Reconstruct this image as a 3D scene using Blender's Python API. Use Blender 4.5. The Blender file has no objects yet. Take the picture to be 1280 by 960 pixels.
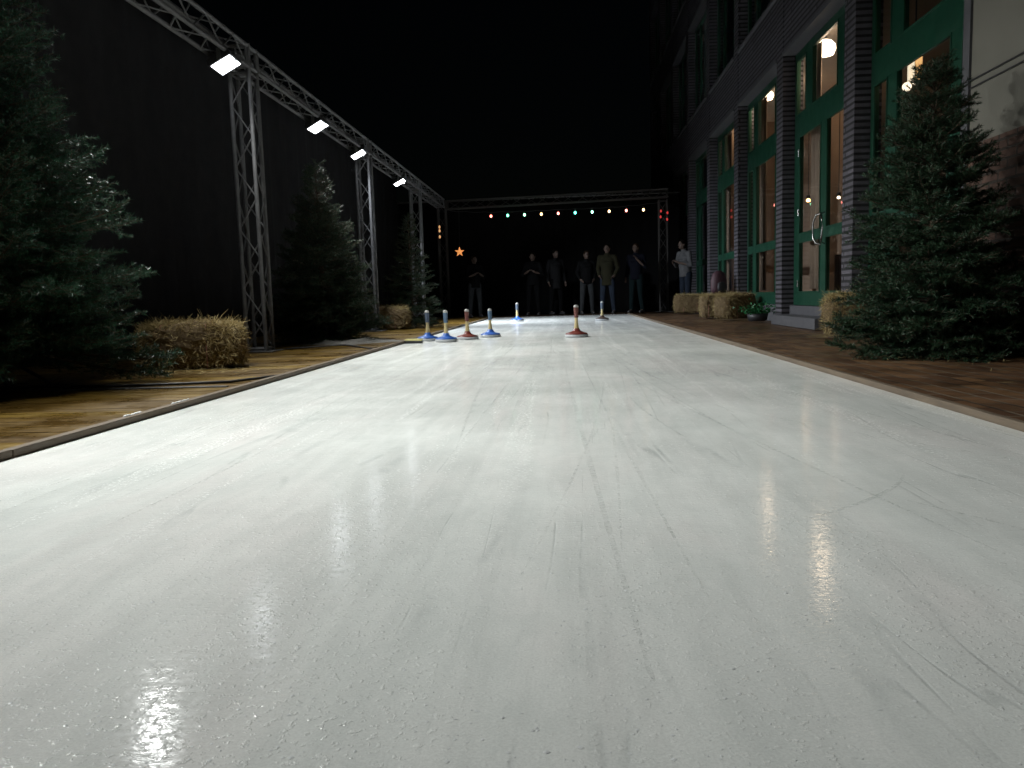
import bpy, bmesh, math, random
import numpy as np
from mathutils import Vector, Matrix, Euler
R = math.radians
sc = bpy.context.scene
C = sc.collection
random.seed(7)

# ------------------------------------------------------------ camera
cam = bpy.data.cameras.new("camera"); camo = bpy.data.objects.new("camera", cam); C.objects.link(camo)
cam.sensor_width = 36.0; cam.lens = 28.125; cam.clip_start = .02; cam.clip_end = 800
def aim(vx=709., vy=370., roll=1.7, f=1000.):
    r = R(roll); dx = vx-640; dy = 480-vy
    ux = dx*math.cos(r)+dy*math.sin(r); uy = -dx*math.sin(r)+dy*math.cos(r)
    p = math.atan(uy/f); y = math.atan(ux/math.hypot(f, uy))
    F = Vector((-math.sin(y)*math.cos(p), math.cos(y)*math.cos(p), -math.sin(p)))
    R0 = Vector((math.cos(y), math.sin(y), 0)); U0 = R0.cross(F)
    Rt = R0*math.cos(r)-U0*math.sin(r); U = R0*math.sin(r)+U0*math.cos(r)
    m = Matrix((Rt, U, -F)).transposed().to_4x4(); m.translation = Vector((0, 0, .5))
    return m
camo.matrix_world = aim()
sc.camera = camo

# ------------------------------------------------------------ world: night sky, far below daylight strength
w = bpy.data.worlds.new("World"); sc.world = w; w.use_nodes = True
nt = w.node_tree; bg = nt.nodes["Background"]
sky = nt.nodes.new("ShaderNodeTexSky"); sky.sky_type = 'NISHITA'; sky.sun_disc = False
sky.sun_elevation = R(8); sky.sun_rotation = R(200)
nt.links.new(sky.outputs[0], bg.inputs[0]); bg.inputs[1].default_value = .00025
sc.view_settings.view_transform = 'Standard'; sc.view_settings.look = 'None'
sc.view_settings.exposure = 0.0; sc.view_settings.gamma = 1
FLOOD_W = 84.0          # watts of one floodlight
ROOM_W = 15.0
sc.cycles.max_bounces = 8; sc.cycles.transparent_max_bounces = 12
sc.cycles.sample_clamp_indirect = 6

# ------------------------------------------------------------ materials
def mat(name, col=(.5, .5, .5), rough=.6, metal=0., spec=.5, emit=None, estr=0.):
    m = bpy.data.materials.new(name); m.use_nodes = True
    b = m.node_tree.nodes["Principled BSDF"]
    b.inputs["Base Color"].default_value = (*col, 1); b.inputs["Roughness"].default_value = rough
    b.inputs["Metallic"].default_value = metal; b.inputs["Specular IOR Level"].default_value = spec
    if emit:
        b.inputs["Emission Color"].default_value = (*emit, 1); b.inputs["Emission Strength"].default_value = estr
    return m
class NT:
    def __init__(s, m): s.t = m.node_tree; s.b = s.t.nodes["Principled BSDF"]
    def n(s, typ, **k):
        o = s.t.nodes.new(typ)
        for a, v in k.items():
            if a.startswith('i_'):
                key = a[2:]; key = int(key) if key.isdigit() else key.replace('_', ' ')
                o.inputs[key].default_value = v
            else: setattr(o, a, v)
        return o
    def l(s, a, b): s.t.links.new(a, b)
    def coords(s, scale=(1, 1, 1), kind="Object"):
        tc = s.n("ShaderNodeTexCoord"); mp = s.n("ShaderNodeMapping"); mp.inputs["Scale"].default_value = scale
        s.l(tc.outputs[kind], mp.inputs[0]); return mp.outputs[0]
    def noise(s, vec, scale, detail=4, rough=.55, dist=0.):
        o = s.n("ShaderNodeTexNoise"); o.inputs["Scale"].default_value = scale; o.inputs["Detail"].default_value = detail
        o.inputs["Roughness"].default_value = rough; o.inputs["Distortion"].default_value = dist
        s.l(vec, o.inputs["Vector"]); return o.outputs["Fac"]
    def ramp(s, fac, stops):
        o = s.n("ShaderNodeValToRGB"); e = o.color_ramp.elements
        while len(e) < len(stops): e.new(.5)
        for i, (p, c) in enumerate(stops):
            e[i].position = p; e[i].color = (*c, 1) if len(c) == 3 else c
        s.l(fac, o.inputs[0]); return o.outputs[0]
    def mix(s, fac, a, b, typ='MIX'):
        o = s.n("ShaderNodeMix", data_type='RGBA', blend_type=typ)
        if isinstance(fac, float): o.inputs[0].default_value = fac
        else: s.l(fac, o.inputs[0])
        for i, v in ((6, a), (7, b)):
            if isinstance(v, tuple): o.inputs[i].default_value = (*v, 1)
            else: s.l(v, o.inputs[i])
        return o.outputs[2]
    def math(s, op, a, b=0., c=None):
        o = s.n("ShaderNodeMath", operation=op)
        for i, v in enumerate((a, b, c)):
            if v is None: continue
            if isinstance(v, (int, float)): o.inputs[i].default_value = v
            else: s.l(v, o.inputs[i])
        return o.outputs[0]
    def bump(s, h, dist=.01, strength=1., prev=None):
        o = s.n("ShaderNodeBump"); o.inputs["Distance"].default_value = dist; o.inputs["Strength"].default_value = strength
        s.l(h, o.inputs["Height"])
        if prev: s.l(prev, o.inputs["Normal"])
        return o.outputs[0]
def varied(name, c1, c2, scale=8, rough=(.5, .8), bump=.002, stretch=(1, 1, 1), metal=0., spec=.5, kind="Object", bscale=None):
    m = mat(name, c1, .6, metal, spec); t = NT(m); v = t.coords(stretch, kind)
    n = t.noise(v, scale, 6); c = t.ramp(n, [(.3, c1), (.7, c2)]); t.l(c, t.b.inputs["Base Color"])
    r = t.ramp(n, [(.3, (rough[0],)*3), (.7, (rough[1],)*3)]); t.l(r, t.b.inputs["Roughness"])
    if bump:
        t.l(t.bump(t.noise(v, bscale or scale*5, 5), bump), t.b.inputs["Normal"])
    return m

def m_ice():
    m = mat("synthetic_ice", (.8, .82, .8), .3); t = NT(m)
    v = t.coords()
    big = t.noise(t.coords((1.2, .35, 1)), 1.6, 4, .6, .6)
    base = t.ramp(big, [(.3, (.71, .74, .715)), (.5, (.78, .80, .775)), (.72, (.80, .785, .765))])
    # long skid marks: thin contour lines of noise stretched along the lane
    def lines(scale, stretch, width, dist=.8, seed=0.):
        tc = t.n("ShaderNodeTexCoord"); mp = t.n("ShaderNodeMapping")
        mp.inputs["Scale"].default_value = stretch; mp.inputs["Location"].default_value = (seed, seed*1.7, 0)
        mp.inputs["Rotation"].default_value = (0, 0, seed*.02)
        t.l(tc.outputs["Object"], mp.inputs[0])
        n = t.noise(mp.outputs[0], scale, 3, .5, dist)
        d = t.math('ABSOLUTE', t.math('SUBTRACT', n, .5))
        o = t.n("ShaderNodeMapRange", interpolation_type='SMOOTHSTEP'); o.inputs[1].default_value = 0; o.inputs[2].default_value = width
        o.inputs[3].default_value = 1; o.inputs[4].default_value = 0
        t.l(d, o.inputs[0]); return o.outputs[0]
    gate = t.ramp(t.noise(v, 1.1, 3), [(.42, (0, 0, 0)), (.6, (1, 1, 1))])
    gate2 = t.ramp(t.noise(v, 2.3, 5, .7), [(.45, (0, 0, 0)), (.58, (1, 1, 1))])
    l1 = lines(1.0, (1.6, .12, 1), .008, .4, 1.3); l2 = lines(1.3, (2.6, .22, 1), .012, .7, 5.1); l3 = lines(1.0, (1.1, .4, 1), .006, .5, 9.2)
    s = t.math('MULTIPLY', t.math('MAXIMUM', l1, l2), gate)
    s = t.math('MULTIPLY', s, gate2)
    # scuffed tracks: fine grainy bands along the lane
    band = t.ramp(t.noise(t.coords((3.2, .12, 1)), 1.5, 3, .6), [(.52, (0, 0, 0)), (.62, (1, 1, 1))])
    gr = t.ramp(t.noise(v, 90, 3, .7), [(.5, (0, 0, 0)), (.62, (1, 1, 1))])
    scuff = t.math('MULTIPLY', band, gr)
    c = t.mix(t.math('MULTIPLY', s, .6), base, (.50, .53, .52))
    c = t.mix(t.math('MULTIPLY', scuff, .22), c, (.55, .58, .57))
    # little dirt spots
    vo = t.n("ShaderNodeTexVoronoi"); vo.inputs["Scale"].default_value = 2.3; t.l(v, vo.inputs["Vector"])
    sp = t.ramp(vo.outputs["Distance"], [(.012, (1, 1, 1)), (.03, (0, 0, 0))])
    tr1 = t.ramp(t.noise(t.coords((7, .07, 1)), 1.7, 5, .65), [(.35, (.94,)*3), (.6, (1.02,)*3)])
    tr2 = t.ramp(t.noise(t.coords((1, .35, 1)), 11, 6, .75, .4), [(.36, (.935, .94, .94)), (.6, (1.025, 1.02, 1.02))])
    tr3 = t.ramp(t.noise(v, 260, 2, .6), [(.36, (.93,)*3), (.62, (1.04,)*3)])
    dr = t.math('MULTIPLY', t.ramp(t.noise(v, 75, 3, .65), [(.56, (0,)*3), (.66, (1,)*3)]), t.ramp(t.noise(t.coords((1.5, .3, 1)), 1.4, 4, .6), [(.40, (.15,)*3), (.6, (1,)*3)]))
    c = t.mix(t.math('MULTIPLY', dr, .55), c, (.90, .91, .89))
    for q in (tr1, tr2, tr3): c = t.mix(1., c, q, 'MULTIPLY')
    t.l(c, t.b.inputs["Base Color"])
    # gloss: wet film, rougher in the scuffs
    rn = t.noise(v, 5, 6, .7)
    r = t.ramp(rn, [(.3, (.075,)*3), (.7, (.12,)*3)])
    r2 = t.math('ADD', r, t.math('MULTIPLY', scuff, .25))
    t.l(r2, t.b.inputs["Roughness"])
    fine = t.noise(v, 140, 3, .6); med = t.noise(t.coords((1, .4, 1)), 26, 4, .6)
    rip = t.noise(t.coords((.35, 1, 1)), 40, 4, .7); b0 = t.bump(rip, .0005, 1.)
    b1 = t.bump(med, .0001, 1., b0); b2 = t.bump(fine, .00006, 1., b1)
    b3 = t.bump(t.math('SUBTRACT', t.math('MULTIPLY', dr, 1.3), s), .0005, 1., b2)
    t.l(b3, t.b.inputs["Normal"]); # dry plastic is dull; a wet film near the left front and in patches shines
    mw = t.n("ShaderNodeMapping"); mw.inputs["Location"].default_value = (.50/.12, -.93/.42, 0); mw.inputs["Scale"].default_value = (1/.12, 1/.42, 1)
    tw = t.n("ShaderNodeTexCoord"); t.l(tw.outputs["Object"], mw.inputs[0])
    ln = t.n("ShaderNodeVectorMath", operation='LENGTH'); t.l(mw.outputs[0], ln.inputs[0])
    wet = t.math('SUBTRACT', t.math('ADD', 1.15, t.math('MULTIPLY', t.noise(v, 7, 5, .7), .9)), ln.outputs[1])
    wet = t.ramp(wet, [(.45, (0, 0, 0)), (.75, (1, 1, 1))])
    def film(cx, cy, rx, ry, k):
        m_ = t.n("ShaderNodeMapping"); m_.inputs["Location"].default_value = (-cx/rx, -cy/ry, 0); m_.inputs["Scale"].default_value = (1/rx, 1/ry, 1)
        t.l(tw.outputs["Object"], m_.inputs[0]); l_ = t.n("ShaderNodeVectorMath", operation='LENGTH'); t.l(m_.outputs[0], l_.inputs[0])
        q = t.math('SUBTRACT', t.math('ADD', .6, t.math('MULTIPLY', t.noise(v, 5, 4, .7), .9)), l_.outputs[1])
        return t.math('MULTIPLY', t.ramp(q, [(0, (0, 0, 0)), (.6, (1, 1, 1))]), k)
    films = t.math('MAXIMUM', film(-.50, 1.36, .22, .35, .35), t.math('MAXIMUM', film(-.47, 1.78, .25, .5, .5), film(-.46, 2.25, .25, .5, .4)))
    drops = t.ramp(t.noise(v, 120, 2, .5), [(.40, (.25,)*3), (.52, (1, 1, 1))])
    pat = t.ramp(t.noise(v, 1.1, 4, .6), [(.40, (.07,)*3), (.62, (.28,)*3)])
    sy = t.n("ShaderNodeSeparateXYZ"); t.l(tw.outputs["Object"], sy.inputs[0])
    fr = t.n("ShaderNodeMapRange"); fr.inputs[1].default_value = 3; fr.inputs[2].default_value = 7; fr.inputs[3].default_value = 1; fr.inputs[4].default_value = .05
    t.l(sy.outputs[1], fr.inputs[0]); pat = t.math('MULTIPLY', pat, fr.outputs[0])     # frosted dry farther out
    sp_ = t.math('MAXIMUM', t.math('MULTIPLY', t.math('MULTIPLY', wet, drops), .3), pat)
    sp_ = t.math('MAXIMUM', sp_, films)
    t.l(sp_, t.b.inputs["Specular IOR Level"])
    return m

def m_clinker():
    m = mat("wet_clinker_paving", rough=.4); t = NT(m)
    tc = t.n("ShaderNodeTexCoord"); mp = t.n("ShaderNodeMapping"); mp.inputs["Rotation"].default_value = (0, 0, R(90))
    t.l(tc.outputs["Object"], mp.inputs[0])
    br = t.n("ShaderNodeTexBrick"); br.inputs["Scale"].default_value = 1; br.inputs["Brick Width"].default_value = .24
    br.inputs["Row Height"].default_value = .12; br.inputs["Mortar Size"].default_value = .009; br.inputs["Mortar Smooth"].default_value = .3
    br.inputs["Color1"].default_value = (.075, .040, .024, 1); br.inputs["Color2"].default_value = (.17, .10, .055, 1)
    br.inputs["Mortar"].default_value = (.02, .016, .012, 1)
    wob = t.noise(tc.outputs["Object"], 3., 3); mx = t.n("ShaderNodeVectorMath", operation='MULTIPLY_ADD')
    t.l(wob, mx.inputs[0]); mx.inputs[1].default_value = (.02, .02, 0); t.l(mp.outputs[0], mx.inputs[2])
    t.l(mx.outputs[0], br.inputs["Vector"])
    n = t.noise(tc.outputs["Object"], 1.3, 6, .7); n2 = t.noise(tc.outputs["Object"], 14, 6, .7)
    c = t.mix(1., br.outputs["Color"], t.ramp(n, [(.3, (.55, .5, .45)), (.7, (1.25, 1.1, .85))]), 'MULTIPLY')
    c = t.mix(1., c, t.ramp(n2, [(.3, (.8, .8, .8)), (.7, (1.15, 1.15, 1.15))]), 'MULTIPLY')
    silt = t.math('MULTIPLY', br.outputs['Fac'], t.ramp(t.noise(tc.outputs['Object'], 1.9, 4, .6), [(.42, (0,)*3), (.56, (1,)*3)]))
    c = t.mix(silt, c, (.15, .115, .08))
    dust = t.ramp(t.noise(tc.outputs["Object"], 2.2, 5, .75), [(.58, (0, 0, 0)), (.7, (1, 1, 1))])
    c = t.mix(t.math('MULTIPLY', dust, .55), c, (.15, .11, .05))
    t.l(c, t.b.inputs["Base Color"])
    r = t.ramp(n, [(.35, (.28,)*3), (.65, (.6,)*3)]); t.l(r, t.b.inputs["Roughness"])
    b1 = t.bump(br.outputs["Fac"], -.010); b2 = t.bump(n2, .002, 1., b1); t.l(b2, t.b.inputs["Normal"])
    return m

def m_deck():
    m = mat("wet_deck_boards", rough=.4); t = NT(m)
    tc = t.n("ShaderNodeTexCoord"); sx = t.n("ShaderNodeSeparateXYZ"); t.l(tc.outputs["Object"], sx.inputs[0])
    idx = t.math('FLOOR', t.math('DIVIDE', sx.outputs[1], .145))
    wn = t.n("ShaderNodeTexWhiteNoise", noise_dimensions='1D'); t.l(idx, wn.inputs["W"])
    g = t.noise(t.coords((2.5, 30, 1)), 1.3, 6, .65, .6); bl = t.noise(t.coords(), 2.4, 5, .7)
    c = t.ramp(wn.outputs[0], [(0, (.11, .065, .014)), (.5, (.17, .105, .018)), (1, (.25, .165, .022))])
    c = t.mix(1., c, t.ramp(g, [(.35, (.45, .42, .38)), (.65, (1.15, 1.1, 1.0))]), 'MULTIPLY')
    c = t.mix(1., c, t.ramp(bl, [(.35, (.55, .5, .45)), (.6, (1.1, 1.1, 1.1))]), 'MULTIPLY')
    t.l(c, t.b.inputs["Base Color"])
    t.l(t.ramp(bl, [(.35, (.2,)*3), (.65, (.55,)*3)]), t.b.inputs["Roughness"])
    t.l(t.bump(g, .003), t.b.inputs["Normal"]); return m

def m_brick(name="grey_facing_brick", c1=(.080, .074, .088), c2=(.115, .106, .127), mo=(.018, .017, .020), h=.072, bw=2.4, mw=.016):
    m = mat(name, rough=.8); t = NT(m)
    tc = t.n("ShaderNodeTexCoord"); sx = t.n("ShaderNodeSeparateXYZ"); t.l(tc.outputs["Object"], sx.inputs[0])
    cb = t.n("ShaderNodeCombineXYZ"); t.l(t.math('ADD', sx.outputs[0], sx.outputs[1]), cb.inputs[0]); t.l(sx.outputs[2], cb.inputs[1])
    br = t.n("ShaderNodeTexBrick"); t.l(cb.outputs[0], br.inputs["Vector"])
    br.inputs["Scale"].default_value = 1; br.inputs["Brick Width"].default_value = bw; br.inputs["Row Height"].default_value = h
    br.inputs["Mortar Size"].default_value = mw; br.inputs["Mortar Smooth"].default_value = .2
    br.inputs["Color1"].default_value = (*c1, 1); br.inputs["Color2"].default_value = (*c2, 1); br.inputs["Mortar"].default_value = (*mo, 1)
    n = t.noise(tc.outputs["Object"], 9, 5)
    t.l(t.mix(1., br.outputs["Color"], t.ramp(n, [(.3, (.75,)*3), (.7, (1.15,)*3)]), 'MULTIPLY'), t.b.inputs["Base Color"])
    t.l(t.bump(n, .003, 1., t.bump(br.outputs["Fac"], -.01)), t.b.inputs["Normal"]); return m

def m_glass(name="window_glass", tint=(1, 1, 1), gloss=1.0):
    m = bpy.data.materials.new(name); m.use_nodes = True; t = m.node_tree; t.nodes.clear()
    out = t.nodes.new("ShaderNodeOutputMaterial"); mx = t.nodes.new("ShaderNodeMixShader")
    fr = t.nodes.new("ShaderNodeFresnel"); fr.inputs[0].default_value = 1.5
    tr = t.nodes.new("ShaderNodeBsdfTransparent"); tr.inputs[0].default_value = (*tint, 1)
    gl = t.nodes.new("ShaderNodeBsdfGlossy"); gl.inputs["Roughness"].default_value = .02; gl.inputs[0].default_value = (gloss,)*3+(1,)
    nz = t.nodes.new("ShaderNodeTexNoise"); nz.inputs["Scale"].default_value = 1.5
    bp = t.nodes.new("ShaderNodeBump"); bp.inputs["Distance"].default_value = .004
    t.links.new(nz.outputs["Fac"], bp.inputs["Height"]); t.links.new(bp.outputs[0], gl.inputs["Normal"])
    ge = t.nodes.new("ShaderNodeNewGeometry"); iv = t.nodes.new("ShaderNodeMath"); iv.operation = 'SUBTRACT'; iv.inputs[0].default_value = 1
    mu = t.nodes.new("ShaderNodeMath"); mu.operation = 'MULTIPLY'; t.links.new(ge.outputs["Backfacing"], iv.inputs[1])
    t.links.new(fr.outputs[0], mu.inputs[0]); t.links.new(iv.outputs[0], mu.inputs[1]); t.links.new(mu.outputs[0], mx.inputs[0]); t.links.new(tr.outputs[0], mx.inputs[1]); t.links.new(gl.outputs[0], mx.inputs[2])
    t.links.new(mx.outputs[0], out.inputs[0]); return m

def m_foliage(name, c1, c2, spec=.3, rough=.45):
    m = mat(name, c1, rough, spec=spec); t = NT(m); v = t.coords()
    n = t.noise(v, 7, 4, .6); n2 = t.noise(v, 70, 3, .6)
    c = t.ramp(n, [(.35, c1), (.65, c2)])
    c = t.mix(1., c, t.ramp(n2, [(.35, (.6, .65, .6)), (.65, (1.4, 1.35, 1.3))]), 'MULTIPLY')
    t.l(c, t.b.inputs["Base Color"]); return m

M = dict(
    ice=m_ice(), clinker=m_clinker(), deck=m_deck(), brick=m_brick(),
    brownbrick=m_brick("brown_plinth_brick", (.09, .05, .035), (.13, .07, .05), (.06, .045, .035), .075, .25, .011),
    glass=m_glass(),
    darkglass=m_glass("dark_window_glass"),
    kerb=varied("weathered_kerb_timber", (.09, .068, .048), (.155, .118, .08), 6, (.5, .8), .002, (6, .6, 6)),
    soil=varied("dark_soil", (.03, .025, .02), (.05, .04, .03), 3),
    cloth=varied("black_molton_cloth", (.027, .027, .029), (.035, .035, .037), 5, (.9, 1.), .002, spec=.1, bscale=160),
    backcloth=varied("dimmed_black_cloth", (.006, .006, .0065), (.009, .009, .0095), 5, (.9, 1.), .002, spec=.1, bscale=160),  # same black cloth, darkened in colour for the dim light at the far end
    alu=varied("truss_aluminium", (.11, .11, .115), (.17, .17, .175), 14, (.6, .8), .0005, metal=.35),
    dimalu=varied("dimmed_truss_aluminium", (.030, .028, .027), (.05, .047, .045), 14, (.6, .8), .0005, metal=.2),  # truss aluminium with the far end's weak light put into its colour
    steel=varied("steel_plate", (.12, .12, .12), (.22, .22, .22), 10, (.4, .6), .001, metal=.8),
    black=varied("black_plastic", (.018, .018, .02), (.03, .03, .033), 20, (.4, .6), .0005),
    lens=mat("floodlight_lens", (.9, .9, .9), .3, emit=(.90, .95, 1.), estr=10),
    green=varied("green_painted_frame", (.006, .050, .028), (.010, .066, .037), 6, (.35, .5), .0006),
    greydark=varied("dark_grey_step", (.07, .07, .08), (.11, .11, .12), 9, (.6, .8), .002),
    render=varied("white_render", (.155, .15, .125), (.19, .183, .155), 1.6, (.75, .95), .0015, bscale=60),
    roomwall=varied("warm_plaster", (.26, .185, .13), (.33, .235, .165), 3, (.8, .95), .001),
    ceiling=varied("ceiling_plaster", (.66, .58, .50), (.72, .64, .55), 3, (.8, .95), .001),
    roomfloor=varied("parquet_floor", (.20, .11, .06), (.28, .16, .09), 5, (.4, .6), .001),
    curtain=varied("beige_curtain", (.26, .19, .14), (.34, .26, .19), 3, (.8, .95), .002, (1, 20, 1)),
    blind=varied("grey_roller_blind", (.20, .25, .245), (.26, .31, .30), 3, (.7, .9), .001),
    chrome=mat("chrome", (.42, .42, .42), .25, 1.),
    bulbwarm=mat("warm_bulb", (.9, .8, .6), .4, emit=(1, .80, .55), estr=5),
    bulborange=mat("orange_bulb", (.9, .6, .3), .4, emit=(1, .55, .18), estr=9),
    straw=varied("straw", (.31, .235, .10), (.46, .36, .16), 30, (.6, .9), .001),
    strawcore=varied("pressed_straw", (.10, .065, .03), (.17, .115, .05), 40, (.8, .95), .006, (1, 1, 4)),
    twine=varied("baler_twine", (.30, .12, .10), (.40, .18, .12), 20, (.7, .9), .001),
    bark=varied("fir_bark", (.06, .04, .028), (.11, .075, .05), 20, (.8, .95), .004, (1, 1, .3)),
    fir=m_foliage("fir_needles", (.013, .040, .021), (.032, .068, .036)),
    firblue=m_foliage("bluish_fir_needles", (.009, .052, .030), (.028, .105, .058), .5, .36),
    blue=varied("blue_painted_dome", (.03, .10, .38), (.04, .13, .46), 10, (.25, .4), .0003),
    red=varied("dark_red_dome", (.13, .028, .022), (.18, .04, .03), 10, (.25, .4), .0003),
    brown=varied("dark_brown_dome", (.055, .035, .03), (.08, .05, .04), 10, (.3, .45), .0003),
    ring=varied("pale_sliding_ring", (.36, .38, .40), (.46, .47, .49), 10, (.3, .5), .0004),
    wood=varied("pale_turned_wood", (.45, .36, .17), (.56, .46, .25), 12, (.4, .6), .0004, (1, 1, .2)),
    gripgrey=varied("slate_blue_grip", (.06, .085, .13), (.09, .12, .17), 12, (.5, .7), .0004),
    griplight=varied("light_blue_grip", (.06, .11, .18), (.09, .15, .23), 12, (.5, .7), .0004),
    gripred=varied("reddish_brown_grip", (.11, .035, .03), (.15, .05, .04), 12, (.5, .7), .0004),
    cap=varied("pale_grip_cap", (.36, .36, .35), (.46, .46, .44), 12, (.4, .6), .0004),
    yellow=varied("pale_yellow_sponge", (.55, .50, .20), (.66, .6, .28), 30, (.8, .95), .001),
    leaf=m_foliage("leafy_green", (.012, .10, .035), (.03, .17, .06)),
    snow=varied("scraped_ice_crumbs", (.70, .72, .72), (.82, .84, .84), 20, (.15, .3), .001),
    drop=mat("melt_drops", (.95, .97, 1.), .06),
    slush=varied("dirty_ice_scrapings", (.22, .21, .19), (.34, .33, .31), 12, (.5, .8), .01),
)

# ------------------------------------------------------------ mesh helpers
M['drop'].node_tree.nodes['Principled BSDF'].inputs['Transmission Weight'].default_value = 1.
M['drop'].node_tree.nodes['Principled BSDF'].inputs['IOR'].default_value = 1.33
class MB:
    def __init__(s): s.v = []; s.f = []; s.m = []; s.smooth = []
    def add(s, vs, fs, mi=0, sm=False):
        o = len(s.v); s.v += [tuple(v) for v in vs]; s.f += [tuple(i+o for i in f) for f in fs]
        s.m += [mi]*len(fs); s.smooth += [sm]*len(fs); return s
    def box(s, x0, x1, y0, y1, z0, z1, mi=0, mtx=None):
        vs = [Vector((x, y, z)) for z in (z0, z1) for y in (y0, y1) for x in (x0, x1)]
        if mtx: vs = [mtx @ v for v in vs]
        return s.add(vs, [(0, 2, 3, 1), (4, 5, 7, 6), (0, 1, 5, 4), (2, 6, 7, 3), (0, 4, 6, 2), (1, 3, 7, 5)], mi)
    def tube(s, p0, p1, r0, r1=None, n=8, mi=0, caps=True):
        r1 = r0 if r1 is None else r1; p0 = Vector(p0); p1 = Vector(p1); d = (p1-p0).normalized()
        a = d.orthogonal().normalized(); b = d.cross(a); vs = []
        for p, r in ((p0, r0), (p1, r1)):
            vs += [p+(a*math.cos(2*math.pi*i/n)+b*math.sin(2*math.pi*i/n))*r for i in range(n)]
        fs = [(i, (i+1) % n, n+(i+1) % n, n+i) for i in range(n)]
        s.add(vs, fs, mi, True)
        if caps: s.add(vs, [tuple(range(n-1, -1, -1)), tuple(range(n, 2*n))], mi)
        return s
    def path(s, pts, r, n=6, mi=0):
        pts = [Vector(p) for p in pts]; vs = []; k = len(pts)
        for i, p in enumerate(pts):
            d = (pts[min(i+1, k-1)]-pts[max(i-1, 0)]).normalized()
            a = d.cross(Vector((.13, .31, .94))).normalized(); b = d.cross(a); rr = r[i] if isinstance(r, (list, tuple)) else r
            vs += [p+(a*math.cos(2*math.pi*j/n)+b*math.sin(2*math.pi*j/n))*rr for j in range(n)]
        fs = [(i*n+j, i*n+(j+1) % n, (i+1)*n+(j+1) % n, (i+1)*n+j) for i in range(k-1) for j in range(n)]
        return s.add(vs, fs, mi, True)
    def lathe(s, prof, n=32, c=(0, 0, 0), mi=0, sm=True):
        vs = []
        for r, z in prof: vs += [(c[0]+r*math.cos(2*math.pi*i/n), c[1]+r*math.sin(2*math.pi*i/n), c[2]+z) for i in range(n)]
        fs = [(k*n+i, k*n+(i+1) % n, (k+1)*n+(i+1) % n, (k+1)*n+i) for k in range(len(prof)-1) for i in range(n)]
        s.add(vs, fs, mi, sm); m = len(prof)-1
        s.add(vs, [tuple(range(n-1, -1, -1)), tuple(m*n+i for i in range(n))], mi); return s
    def ball(s, c, r, n=10, mi=0):
        rx, ry, rz = r if isinstance(r, (tuple, list)) else (r, r, r); vs = [(c[0], c[1], c[2]-rz)]
        m = max(4, n//2)
        for k in range(1, m):
            a = -math.pi/2+math.pi*k/m
            vs += [(c[0]+rx*math.cos(a)*math.cos(2*math.pi*i/n), c[1]+ry*math.cos(a)*math.sin(2*math.pi*i/n), c[2]+rz*math.sin(a)) for i in range(n)]
        vs.append((c[0], c[1], c[2]+rz)); t = len(vs)-1
        fs = [(0, 1+(i+1) % n, 1+i) for i in range(n)]
        fs += [(1+(k-1)*n+i, 1+(k-1)*n+(i+1) % n, 1+k*n+(i+1) % n, 1+k*n+i) for k in range(1, m-1) for i in range(n)]
        fs += [(1+(m-2)*n+i, 1+(m-2)*n+(i+1) % n, t) for i in range(n)]
        return s.add(vs, fs, mi, True)
    def build(s, name, mats, parent=None, bevel=0, loc=None):
        me = bpy.data.meshes.new(name); me.from_pydata(s.v, [], s.f)
        for m in (mats if isinstance(mats, (list, tuple)) else [mats]): me.materials.append(m)
        me.polygons.foreach_set("material_index", s.m); me.polygons.foreach_set("use_smooth", s.smooth); me.update()
        o = bpy.data.objects.new(name, me); C.objects.link(o)
        if parent: o.parent = parent
        if loc: o.location = loc
        if bevel:
            b = o.modifiers.new("bevel", 'BEVEL'); b.width = bevel; b.segments = 2; b.limit_method = 'ANGLE'
        return o
def tag(o, label, cat, group=None):
    o['label'] = label; o['category'] = cat
    if group: o['group'] = group
    return o
def thing(name, label, cat, loc=(0, 0, 0), rz=0., group=None):
    o = bpy.data.objects.new(name, None); o.empty_display_size = .1; C.objects.link(o)
    o.location = loc; o.rotation_euler = (0, 0, rz); return tag(o, label, cat, group)
def struct(o, kind='structure'): o['kind'] = kind; return o
def copy_tree(o, parent=None):
    c = o.copy(); C.objects.link(c)
    if parent: c.parent = parent
    for ch in list(o.children): copy_tree(ch, c)
    return c
def np_mesh(name, V, F, mats, mi=None, parent=None, smooth=False):
    me = bpy.data.meshes.new(name); k = F.shape[1]
    me.vertices.add(len(V)); me.vertices.foreach_set("co", V.astype(np.float32).ravel())
    me.loops.add(F.size); me.loops.foreach_set("vertex_index", F.astype(np.int32).ravel())
    me.polygons.add(len(F)); me.polygons.foreach_set("loop_start", np.arange(0, F.size, k, dtype=np.int32))
    try: me.polygons.foreach_set("loop_total", np.full(len(F), k, dtype=np.int32))
    except Exception: pass
    for m in mats: me.materials.append(m)
    if mi is not None: me.polygons.foreach_set("material_index", mi.astype(np.int32))
    me.update(calc_edges=True); me.validate()
    o = bpy.data.objects.new(name, me); C.objects.link(o)
    if parent: o.parent = parent
    return o

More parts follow.
